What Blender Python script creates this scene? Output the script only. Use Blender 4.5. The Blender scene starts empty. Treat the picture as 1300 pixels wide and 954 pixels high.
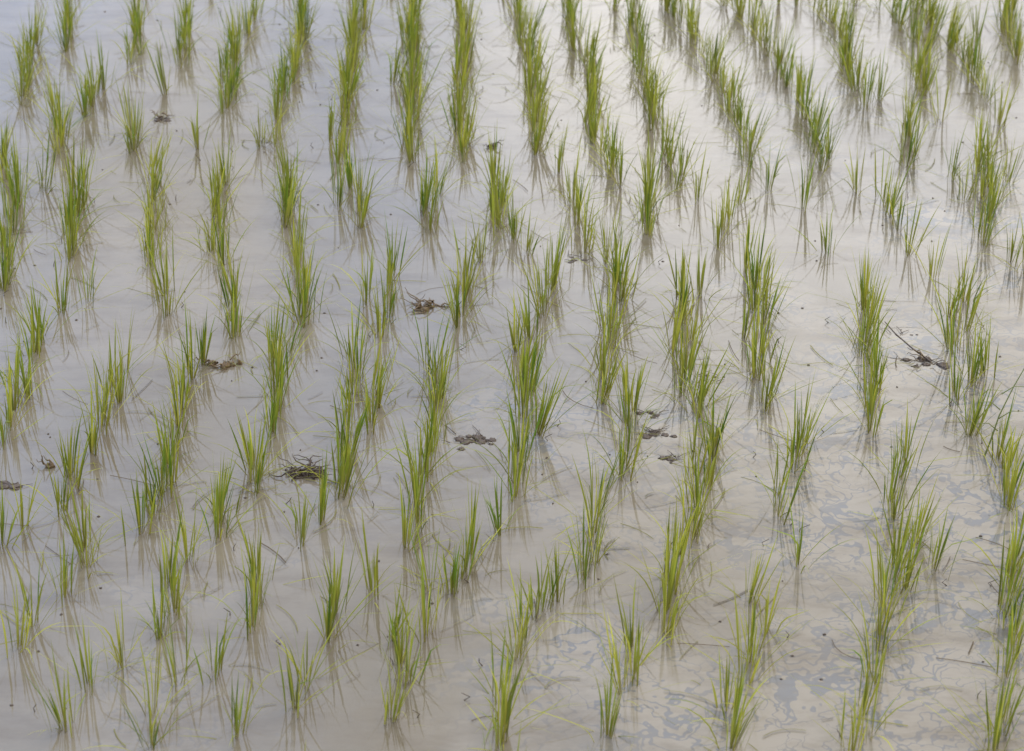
import bpy, math, random, bmesh
import numpy as np
from mathutils import Vector, noise
# survey of the field: image measurements of each tuft's foot -> metres on the ground plane z=0
TH=math.radians(27.7); H=3.4; F=3000.0; CY=-6.48
def g(u,v):
    c,s=math.cos(TH),math.sin(TH)
    a=(u-650.); b=-(v-477.)
    dx=a; dy=F*c+b*s; dz=-F*s+b*c
    t=H/-dz
    return (round(dx*t,2), round(CY+dy*t,2))
rows_px=[
[(45,60),(28,135)],[(10,200),(20,250),(10,310),(5,370)],[(88,20),(85,65)],[(72,150),(75,195)],[(55,243)],
[(100,230),(95,290),(90,330)],[(110,385)],[(80,395)],[(178,25),(165,80)],[(130,112),(108,148)],[(165,165),(170,192)],
[(190,225),(200,270),(192,335)],[(205,380),(215,400)],[(240,30),(228,85)],[(208,120)],
[(322,25),(290,90),(285,140)],[(250,190)],[(282,235),(275,290),(285,338)],[(305,380),(295,428)],
[(388,15),(370,80),(350,150)],[(330,187),(350,182)],[(360,225),(365,290),(385,340),(385,415)],
[(450,12),(445,90),(435,150),(430,205)],[(432,262)],[(452,240),(457,288)],
[(520,5),(522,100),(520,205)],[(545,245),(545,292)],[(500,105)],
[(585,5),(592,100),(590,205)],[(630,235),(635,293)],[(650,305),(668,320)],
[(650,5),(662,30),(677,100),(680,195)],[(708,218)],[(735,255),(742,318)],[(768,334)],
[(720,5),(728,30),(742,90),(752,182)],[(772,200),(790,235)],[(820,245),(822,297)],
[(780,5),(800,30),(820,100),(828,165)],[(842,195),(858,238)],[(887,252)],[(925,262),(912,312)],[(945,345)],
[(842,5),(880,50),(907,92),(925,130),(940,170),(950,210)],[(975,242)],
[(920,5),(955,30),(985,80),(1005,110),(1025,150),(1042,215)],[(1020,265)],[(1050,322)],
[(985,3),(1040,15),(1075,60),(1085,115)],[(1115,130),(1098,135)],[(1148,160),(1150,212)],[(1085,243)],[(1120,255),(1137,290)],[(1155,325)],[(1182,352)],
[(1085,5),(1120,10),(1165,70),(1170,122)],[(1195,155)],[(1208,225)],[(1225,255)],
[(1165,5),(1222,80),(1250,130)],[(1240,190),(1250,235),(1247,312)],
[(1240,45)],[(1280,15),(1292,80)],[(1270,160)],[(1282,332)],[(1300,345)],[(1280,232)],
[(52,430),(35,480),(25,525),(8,562)],[(155,470),(145,510),(130,545)],[(105,580),(90,620),(75,650)],
[(255,460),(235,500),(225,540),(215,590),(200,630),(180,675)],
[(350,440),(345,500),(345,548)],[(322,590),(325,626)],[(450,465),(448,520),(443,570),(432,632)],[(470,500),(472,540)],
[(495,345),(485,385),(485,427)],[(602,335),(595,370),(580,415)],[(557,470),(560,520),(550,560),(538,615),(530,665)],[(515,695)],
[(700,355),(690,405),(655,445)],[(665,475),(672,530),(660,590),(655,632)],[(630,680),(605,705),(590,730),(575,752)],[(545,745)],[(540,805)],
[(792,345),(780,400),(765,450),(763,512)],[(797,510),(797,560),(788,605)],[(760,645),(755,685),(742,738)],[(710,765)],
[(870,375),(865,430),(855,465),(868,495),(887,530)],[(905,560),(892,600),(887,640),(878,685)],[(855,705),(850,750),(845,805)],
[(972,370),(965,430),(958,470),(970,522)],[(1002,555),(1000,600),(990,655)],[(1012,716)],
[(1095,390),(1092,452)],[(1117,475),(1105,547)],[(1145,585),(1135,658)],[(1160,688)],
[(1130,715),(1125,760),(1120,800),(1108,862)],[(1150,745)],
[(1217,385),(1210,445)],[(1237,470),(1232,555)],[(1262,585),(1280,645)],[(1288,715),(1283,780),(1278,860)],[(890,377)],
[(115,700),(80,755)],[(48,790),(22,825)],[(150,845),(110,870)],[(240,712)],[(212,745),(205,808)],[(225,868)],
[(290,645),(280,682)],[(330,740),(318,795)],[(275,860)],[(380,690),(408,662)],[(425,780),(415,815)],[(390,868),(375,900)],
[(470,752)],[(500,810),(515,868)],[(672,785),(655,840)],[(690,770)],[(800,835),(790,880)],
[(960,760),(968,800),(945,862)],[(1185,722)],[(30,670)],[(5,690)],
[(80,925)],[(205,905),(190,950)],[(300,930)],[(500,915)],[(640,890),(635,945)],[(770,930)],[(930,895),(925,950)],[(1095,905),(1085,955)],[(1265,910),(1262,960)],
]
rows=[[g(*p) for p in r] for r in rows_px]
deb=[g(*p) for p in [(390,602),(285,465),(540,392),(595,560),(830,552),(1175,462),(205,152),(625,187),(10,617),(60,592),(1145,425),(1250,580),(850,582),(825,528),(730,330),(905,480)]]
rng=np.random.default_rng(11)
clumps=[]
for r in rows:
    if len(r)==1: clumps.append((r[0][0],r[0][1],0.8,1)); continue
    for i in range(len(r)-1):
        a=np.array(r[i]);b=np.array(r[i+1]);d=np.linalg.norm(b-a);n=max(1,int(round(d/0.10)))
        for k in range(n):
            p=a+(b-a)*k/n+rng.normal(0,0.015,2); clumps.append((p[0],p[1],rng.uniform(.6,1.15),1))
    clumps.append((r[-1][0],r[-1][1],.9,1))
for i in range(-18,19):
    y=-3.6+rng.uniform(0,.1)
    while y<7.2:
        x=i*.27+.06*math.sin(y*1.3+i)+rng.normal(0,.015)
        hw=1.30+(y+1.9)*.2
        if not(-2.15<y<3.62 and abs(x)<hw) and rng.random()<.85:
            clumps.append((x,y,rng.uniform(.6,1.0),0))
        y+=.17

def blades(clumps):
    V=[];Fc=[];C=[];off=0
    for (cx,cy,sc,hi) in clumps:
        S=6 if hi else 3
        t=np.linspace(0,1,S+1)
        n=int(rng.integers(17,28)*sc)
        if not hi: n=int(n*.6)
        tone=rng.normal(0,1)+1.4*noise.noise(Vector((cx*1.3,cy*.9,3)))
        lean0=rng.normal(0.05,0.07)
        hs=rng.uniform(.82,1.14)
        for j in range(n):
            az=rng.uniform(0,2*math.pi); rr=abs(rng.normal(0,0.015))
            bx=cx+rr*math.cos(az); by=cy+rr*math.sin(az)*1.8
            kind=rng.random()
            Ln=rng.uniform(.09,.245)*(.85+.15*sc)*hs
            al=abs(rng.normal(0.085,.09)); cu=rng.uniform(0,.3)
            w=rng.uniform(.0014,.0030)
            if kind<.22: al=rng.uniform(.25,.85); cu=rng.uniform(.3,1.5); w*=.7
            if kind>.89: al=rng.uniform(.9,1.35); cu=.25; w*=.55
            ang=al+cu*t**1.5
            if kind>.2 and rng.random()<.07: ang=ang+np.where(t>rng.uniform(.4,.8),rng.uniform(.7,1.6),0)
            dl=Ln/S
            h=np.concatenate([[0],np.cumsum(np.sin((ang[1:]+ang[:-1])/2)*dl)])
            z=np.concatenate([[0],np.cumsum(np.cos((ang[1:]+ang[:-1])/2)*dl)])
            x=bx+h*math.cos(az)+lean0*z; y=by+h*math.sin(az)
            z=np.maximum(z,0.003*t)-.01*(1-t)
            wa=az+math.pi/2+rng.normal(0,.6)
            wp=w*np.minimum(1,.55+t*1.5)*np.clip((1-t)*2.4,0.03,1)
            wx=np.cos(wa)*wp; wy=np.sin(wa)*wp
            v=np.empty((2*(S+1),3)); v[0::2]=np.stack([x-wx,y-wy,z],1); v[1::2]=np.stack([x+wx,y+wy,z],1)
            V.append(v)
            k=off+2*np.arange(S); Fc.append(np.stack([k,k+1,k+3,k+2],1)); off+=2*(S+1)
            yel=np.clip(.54+.15*tone+rng.normal(0,.26)+(.25 if kind<.22 else 0)+(.4 if kind>.89 else 0),0,1)
            g0=np.array([.10,.175,.012]);g1=np.array([.39,.37,.042])
            col=g0+(g1-g0)*yel
            base=np.array([.25,.19,.05])
            m=np.clip(1-t*2.6,0,1)[:,None]*.85
            tip=np.clip((t-.65)*4,0,1)[:,None]*rng.uniform(0,.8)
            cc=col*(1-m)+base*m; cc=cc*(1-tip)+g1*tip; cc=cc*rng.uniform(.6,1.3)
            c=np.ones((2*(S+1),4)); c[0::2,:3]=cc; c[1::2,:3]=cc; C.append(c)
    return np.concatenate(V),np.concatenate(Fc),np.concatenate(C)
def mk(name,V,Fc,C,mat):
    me=bpy.data.meshes.new(name)
    me.vertices.add(len(V)); me.vertices.foreach_set("co",V.ravel())
    me.loops.add(Fc.size); me.loops.foreach_set("vertex_index",Fc.ravel().astype(np.int32))
    me.polygons.add(len(Fc)); me.polygons.foreach_set("loop_start",np.arange(0,Fc.size,4,dtype=np.int32))
    me.update(calc_edges=True); me.validate()
    at=me.color_attributes.new("Col",'FLOAT_COLOR','POINT'); at.data.foreach_set("color",C.ravel())
    me.materials.append(mat)
    ob=bpy.data.objects.new(name,me); bpy.context.collection.objects.link(ob); return ob
def newmat(n):
    m=bpy.data.materials.new(n); m.use_nodes=True; nt=m.node_tree; nt.nodes.clear()
    return m,nt,nt.nodes,nt.links
m,nt,N,L=newmat("rice_leaf")
out=N.new("ShaderNodeOutputMaterial"); at=N.new("ShaderNodeAttribute"); at.attribute_name="Col"
p=N.new("ShaderNodeBsdfPrincipled"); p.inputs["Roughness"].default_value=.55;p.inputs["Specular IOR Level"].default_value=.25
tr=N.new("ShaderNodeBsdfTranslucent"); mx=N.new("ShaderNodeMixShader"); mx.inputs[0].default_value=.35
L.new(at.outputs["Color"],p.inputs["Base Color"]); L.new(at.outputs["Color"],tr.inputs["Color"])
L.new(p.outputs[0],mx.inputs[1]); L.new(tr.outputs[0],mx.inputs[2]); L.new(mx.outputs[0],out.inputs[0])
leaf=m
V,Fc,C=blades(clumps); mk("rice_seedlings",V,Fc,C,leaf)

V=[];Fc=[];C=[];off=0
hi=[c for c in clumps if c[3]]
for i in range(700):
    c=hi[rng.integers(len(hi))]
    x0=c[0]+rng.normal(0,.07); y0=c[1]+rng.normal(0,.07); a=rng.uniform(0,math.pi); Ln=rng.uniform(.03,.15); b=rng.normal(0,.6)
    S=4;t=np.linspace(0,1,S+1);aa=a+b*t
    x=x0+np.cumsum(np.cos(aa))*Ln/S; y=y0+np.cumsum(np.sin(aa))*Ln/S; w=rng.uniform(.0006,.0015)
    z=.0025+rng.uniform(0,.003)+0*t
    v=np.empty((2*(S+1),3)); v[0::2]=np.stack([x-np.sin(aa)*w,y+np.cos(aa)*w,z],1); v[1::2]=np.stack([x+np.sin(aa)*w,y-np.cos(aa)*w,z+.0008],1)
    V.append(v);k=off+2*np.arange(S);Fc.append(np.stack([k,k+1,k+3,k+2],1));off+=2*(S+1)
    col=np.array([.27,.24,.06])*rng.uniform(.6,1.2) if rng.random()<.8 else np.array([.13,.09,.045])
    cc=np.ones((2*(S+1),4));cc[:,:3]=col;C.append(cc)
mk("floating_straw",np.concatenate(V),np.concatenate(Fc),np.concatenate(C),leaf)

m,nt,N,L=newmat("wet_mud")
out=N.new("ShaderNodeOutputMaterial"); p=N.new("ShaderNodeBsdfPrincipled"); L.new(p.outputs[0],out.inputs[0])
nn=N.new("ShaderNodeTexNoise");nn.inputs["Scale"].default_value=60;cr=N.new("ShaderNodeValToRGB")
cr.color_ramp.elements[0].color=(.025,.016,.010,1);cr.color_ramp.elements[1].color=(.12,.075,.04,1)
L.new(nn.outputs[0],cr.inputs[0]);L.new(cr.outputs[0],p.inputs["Base Color"]);p.inputs["Roughness"].default_value=.5
mud=m
def lump(bm,x,y,r,h,seed):
    res=bmesh.ops.create_icosphere(bm,subdivisions=3,radius=1)
    for v in res['verts']:
        q=v.co.copy();n=1+.7*noise.noise(q*1.7+Vector((seed,0,0)))+.45*noise.noise(q*4.5+Vector((0,seed,0)))
        v.co=Vector((x+q.x*r*n,y+q.y*r*.8*n,q.z*h*n))
def tube(bm,pts,r0,r1):
    prev=None
    for i,pt in enumerate(pts):
        pt=Vector(pt);r=r0+(r1-r0)*i/(len(pts)-1)
        d=(Vector(pts[min(i+1,len(pts)-1)])-Vector(pts[max(i-1,0)])).normalized()
        s=d.cross(Vector((.3,.2,1))).normalized();u=s.cross(d)
        ring=[bm.verts.new(pt+(s*math.cos(k*math.pi/3)+u*math.sin(k*math.pi/3))*r) for k in range(6)]
        if prev:
            for k in range(6): bm.faces.new((prev[k],prev[(k+1)%6],ring[(k+1)%6],ring[k]))
        prev=ring
def fin(bm,name,mat):
    me=bpy.data.meshes.new(name);bm.normal_update();bm.to_mesh(me);bm.free();me.materials.append(mat)
    for f in me.polygons:f.use_smooth=True
    o=bpy.data.objects.new(name,me);bpy.context.collection.objects.link(o);return o
R=random.Random(3)
def mudclump(i,n,spread,r):
    bm=bmesh.new();x,y=deb[i]
    for k in range(n): lump(bm,x+R.gauss(0,spread),y+R.gauss(0,spread*.6),r*R.uniform(.3,1.1),r*R.uniform(.1,.3),R.uniform(0,90))
    for k in range(n):
        a=R.uniform(0,3);px=x+R.gauss(0,spread);py=y+R.gauss(0,spread*.6);l=R.uniform(.01,.03)
        tube(bm,[(px,py,.003),(px+l*math.cos(a),py+l*math.sin(a),.006),(px+2*l*math.cos(a),py+2*l*math.sin(a)+.004,.003)],.0013,.0006)
    fin(bm,"mud_clump",mud)
for i,n,s,r in [(3,10,.036,.018),(4,9,.028,.016),(5,10,.028,.018),(8,7,.02,.02),(12,6,.02,.014),(13,5,.02,.012),(14,5,.03,.010),(15,5,.03,.009),(10,3,.03,.007),(6,5,.02,.014)]: mudclump(i,n,s,r)
def tangle(i,n,R0,name,mat,lumps):
    bm=bmesh.new();x,y=deb[i]
    for k in range(n):
        a=R.uniform(0,6.28);px,py,pz=x+R.gauss(0,R0*.35),y+R.gauss(0,R0*.25),R.uniform(.002,.02);pts=[]
        for j in range(6):
            pts.append((px,py,max(pz,.002)));a+=R.gauss(0,.5);st=R0*R.uniform(.15,.32)
            px+=math.cos(a)*st;py+=math.sin(a)*st*.7;pz+=R.gauss(0,.008)
        tube(bm,pts,R.uniform(.0015,.004),.0008)
    for k in range(lumps): lump(bm,x+R.gauss(0,R0*.4),y+R.gauss(0,R0*.2),.014*R.uniform(.5,1),.014,R.uniform(0,90))
    fin(bm,name,mat)
m,nt,N,L=newmat("dry_straw")
out=N.new("ShaderNodeOutputMaterial"); p=N.new("ShaderNodeBsdfPrincipled"); L.new(p.outputs[0],out.inputs[0])
nn=N.new("ShaderNodeTexNoise");nn.inputs["Scale"].default_value=40;cr=N.new("ShaderNodeValToRGB")
cr.color_ramp.elements[0].color=(.07,.04,.016,1);cr.color_ramp.elements[1].color=(.22,.14,.055,1)
L.new(nn.outputs[0],cr.inputs[0]);L.new(cr.outputs[0],p.inputs["Base Color"])
straw=m
tangle(0,26,.07,"root_clump",mud,14)
tangle(2,18,.055,"dead_leaf_clump",straw,3)
tangle(1,9,.05,"dead_leaf_clump",straw,6)
tangle(6,6,.04,"dead_leaf_clump",straw,0)
tangle(7,6,.03,"dead_leaf_clump",mud,2)
tangle(9,4,.02,"dead_leaf_clump",straw,2)
tangle(5,5,.05,"dead_leaf_clump",straw,0)
x,y=deb[5];bm=bmesh.new();tube(bm,[(x+.02,y+.0,.004),(x-.03,y+.06,.02),(x-.08,y+.12,.045),(x-.105,y+.17,.06)],.003,.0015);tube(bm,[(x-.06,y+.095,.034),(x-.075,y+.14,.03)],.0015,.0008);fin(bm,"twig",mud)
x,y=deb[11];bm=bmesh.new()
tube(bm,[(x,y,-.01),(x+.015,y,.05),(x+.035,y+.01,.13),(x+.07,y+.02,.22),(x+.10,y+.03,.28)],.003,.0015)
for s,z0 in ((1,.12),(-1,.15),(1,.2),(-1,.08)): tube(bm,[(x+.035,y+.01,z0),(x+.035+s*.03,y,z0+.03),(x+.035+s*.065,y,z0+.03)],.002,.0008)
m2,nt,N,L=newmat("weed_stem");out=N.new("ShaderNodeOutputMaterial"); p=N.new("ShaderNodeBsdfPrincipled"); L.new(p.outputs[0],out.inputs[0]);p.inputs["Base Color"].default_value=(.16,.17,.04,1)
fin(bm,"weed",m2)
bm=bmesh.new()
for k in range(240):
    y=R.uniform(-2,3.5);x=R.uniform(-1,1)*(1.3+(y+1.9)*.2);lump(bm,x,y,R.uniform(.0015,.0045),.003,R.uniform(0,99)) if k%3 else tube(bm,[(x,y,0),(x+R.gauss(0,.008),y,.01),(x+R.gauss(0,.01),y,.022)],.0015,.0008)
fin(bm,"floating_debris",mud)

m,nt,N,L=newmat("muddy_water")
out=N.new("ShaderNodeOutputMaterial"); p=N.new("ShaderNodeBsdfPrincipled"); L.new(p.outputs[0],out.inputs[0])
tc=N.new("ShaderNodeTexCoord")
def noi(s,d,r=.5,sc=(1,1,1)):
    mp=N.new("ShaderNodeMapping");mp.inputs["Scale"].default_value=sc;L.new(tc.outputs["Object"],mp.inputs[0])
    n=N.new("ShaderNodeTexNoise");n.inputs["Scale"].default_value=s;n.inputs["Detail"].default_value=d;n.inputs["Roughness"].default_value=r
    L.new(mp.outputs[0],n.inputs["Vector"]);return n
def ramp(src,stops):
    r=N.new("ShaderNodeValToRGB")
    while len(r.color_ramp.elements)<len(stops): r.color_ramp.elements.new(.5)
    for e,(po,c) in zip(r.color_ramp.elements,stops): e.position=po;e.color=c if len(c)==4 else (*c,1)
    L.new(src,r.inputs[0]);return r
def math_(op,a,b,c=None):
    n=N.new("ShaderNodeMath");n.operation=op
    for i,q in enumerate((a,b,c)):
        if q is None: continue
        if isinstance(q,(int,float)): n.inputs[i].default_value=q
        else: L.new(q,n.inputs[i])
    return n.outputs[0]
n1=noi(.8,8,.62)
base=ramp(n1.outputs[0],[(.3,(.145,.118,.078)),(.5,(.19,.157,.107)),(.72,(.245,.202,.14))])
wp=noi(3.5,4,.6);va=N.new("ShaderNodeVectorMath");va.operation='MULTIPLY_ADD';L.new(wp.outputs["Color"],va.inputs[0]);va.inputs[1].default_value=(.9,.9,0);L.new(tc.outputs["Object"],va.inputs[2])
vo=N.new("ShaderNodeTexVoronoi");vo.feature='DISTANCE_TO_EDGE';vo.inputs["Scale"].default_value=10;L.new(va.outputs[0],vo.inputs["Vector"])
wd=noi(4,3,.6)
crk=ramp(math_('ADD',vo.outputs["Distance"],math_('MULTIPLY_ADD',wd.outputs[0],-.35,.145)),[(.0,(0,0,0)),(.05,(1,1,1))])
fm=noi(1.3,5,.65)
sx=N.new("ShaderNodeSeparateXYZ");L.new(tc.outputs["Object"],sx.inputs[0])
q=math_('MULTIPLY_ADD',sx.outputs[1],-.06,math_('MULTIPLY_ADD',sx.outputs[0],.10,fm.outputs[0]))
fmask=ramp(q,[(.50,(0,0,0)),(.68,(1,1,1))])
film=math_('MULTIPLY',crk.outputs[0],fmask.outputs[0])
gap=math_('MULTIPLY',math_('SUBTRACT',1.0,crk.outputs[0]),fmask.outputs[0])
mixc=N.new("ShaderNodeMix");mixc.data_type='RGBA';L.new(film,mixc.inputs[0]);L.new(base.outputs[0],mixc.inputs[6]);mixc.inputs[7].default_value=(.255,.215,.155,1)
mixd=N.new("ShaderNodeMix");mixd.data_type='RGBA';L.new(gap,mixd.inputs[0]);L.new(mixc.outputs[2],mixd.inputs[6]);mixd.inputs[7].default_value=(.155,.148,.135,1)
st=noi(2.2,6,.7,(1.0,2.6,1));sr=ramp(st.outputs[0],[(.47,(0,0,0)),(.70,(.7,.7,.7))])
mixe=N.new("ShaderNodeMix");mixe.data_type='RGBA';L.new(sr.outputs[0],mixe.inputs[0]);L.new(mixd.outputs[2],mixe.inputs[6]);mixe.inputs[7].default_value=(.115,.085,.05,1)
L.new(mixe.outputs[2],p.inputs["Base Color"])
rr=N.new("ShaderNodeMapRange");L.new(film,rr.inputs[0]);rr.inputs[3].default_value=.03;rr.inputs[4].default_value=.09
L.new(rr.outputs[0],p.inputs["Roughness"]);p.inputs["IOR"].default_value=1.56
n2=noi(7,3,.45);n3=noi(38,3,.6,(1,1.8,1))
rx=math_('MULTIPLY_ADD',sx.outputs[0],.30,-.10);ry=math_('MULTIPLY_ADD',sx.outputs[1],.22,-.20)
am=N.new("ShaderNodeClamp");L.new(math_('ADD',math_('MINIMUM',rx,ry),math_('MULTIPLY_ADD',fm.outputs[0],.8,-.36)),am.inputs[0])
amp=math_('MULTIPLY_ADD',am.outputs[0],1.7,.08)
hgt=math_('MULTIPLY_ADD',n3.outputs[0],amp,n2.outputs[0])
bp=N.new("ShaderNodeBump"); bp.inputs["Strength"].default_value=.22; bp.inputs["Distance"].default_value=.004
L.new(hgt,bp.inputs["Height"]); L.new(bp.outputs[0],p.inputs["Normal"])
bpy.ops.mesh.primitive_plane_add(size=600,location=(0,0,0)); w=bpy.context.object; w.name="paddy_water"; w.data.materials.append(m)

SE=math.radians(64);SA=math.radians(30)
W=bpy.data.worlds.new("World"); bpy.context.scene.world=W; W.use_nodes=True
nt=W.node_tree;N=nt.nodes;L=nt.links;N.clear()
out=N.new("ShaderNodeOutputWorld");bg=N.new("ShaderNodeBackground");bg.inputs[1].default_value=.1
sky=N.new("ShaderNodeTexSky");sky.sky_type='NISHITA';sky.sun_disc=False
sky.sun_elevation=SE;sky.sun_rotation=SA
tc=N.new("ShaderNodeTexCoord")
cn=N.new("ShaderNodeTexNoise");cn.inputs["Scale"].default_value=6;cn.inputs["Detail"].default_value=6;cn.inputs["Roughness"].default_value=.5
L.new(tc.outputs["Generated"],cn.inputs["Vector"])
sx=N.new("ShaderNodeSeparateXYZ");L.new(tc.outputs["Generated"],sx.inputs[0])
ma=math_('MULTIPLY_ADD',sx.outputs[0],.9,cn.outputs[0])
rp=ramp(ma,[(.32,(.0,.0,.0)),(.66,(1,1,1))])
mx=N.new("ShaderNodeMix");mx.data_type='RGBA'
L.new(rp.outputs[0],mx.inputs[0]);mx.inputs[6].default_value=(12.3,15.3,22.5,1);mx.inputs[7].default_value=(16.6,16.5,16.9,1)
dt=N.new("ShaderNodeVectorMath");dt.operation='DOT_PRODUCT';L.new(tc.outputs["Generated"],dt.inputs[0])
e=math.radians(21);a=math.radians(7);dt.inputs[1].default_value=(math.sin(a)*math.cos(e),math.cos(a)*math.cos(e),math.sin(e))
gr=ramp(dt.outputs["Value"],[(.982,(0,0,0)),(.9995,(1,1,1))]);gr.color_ramp.interpolation='EASE'
gm=math_('MULTIPLY',gr.outputs[0],cn.outputs[0])
mx2=N.new("ShaderNodeMix");mx2.data_type='RGBA';L.new(gm,mx2.inputs[0]);L.new(mx.outputs[2],mx2.inputs[6]);mx2.inputs[7].default_value=(52,51,50,1)
mx3=N.new("ShaderNodeMix");mx3.data_type='RGBA';mx3.inputs[0].default_value=.88;L.new(sky.outputs[0],mx3.inputs[6]);L.new(mx2.outputs[2],mx3.inputs[7])
L.new(mx3.outputs[2],bg.inputs[0]);L.new(bg.outputs[0],out.inputs[0])
sl=bpy.data.lights.new("sun","SUN");sl.energy=1.1;sl.angle=math.radians(35);sl.color=(1,.95,.86)
so=bpy.data.objects.new("sun",sl);bpy.context.collection.objects.link(so)
d=Vector((math.sin(SA)*math.cos(SE),math.cos(SA)*math.cos(SE),math.sin(SE)))
so.rotation_euler=d.to_track_quat('Z','Y').to_euler()
cam=bpy.data.cameras.new("camera");co=bpy.data.objects.new("camera",cam);bpy.context.collection.objects.link(co)
co.location=(0,CY,H);co.rotation_euler=(math.radians(90)-TH,0,0)
cam.sensor_width=36;cam.lens=F/1300*36;cam.clip_end=2000
cam.dof.use_dof=True;cam.dof.focus_distance=7.0;cam.dof.aperture_fstop=4.5
bpy.context.scene.camera=co
sc=bpy.context.scene;sc.view_settings.view_transform='Standard';sc.view_settings.look='None';sc.view_settings.exposure=0
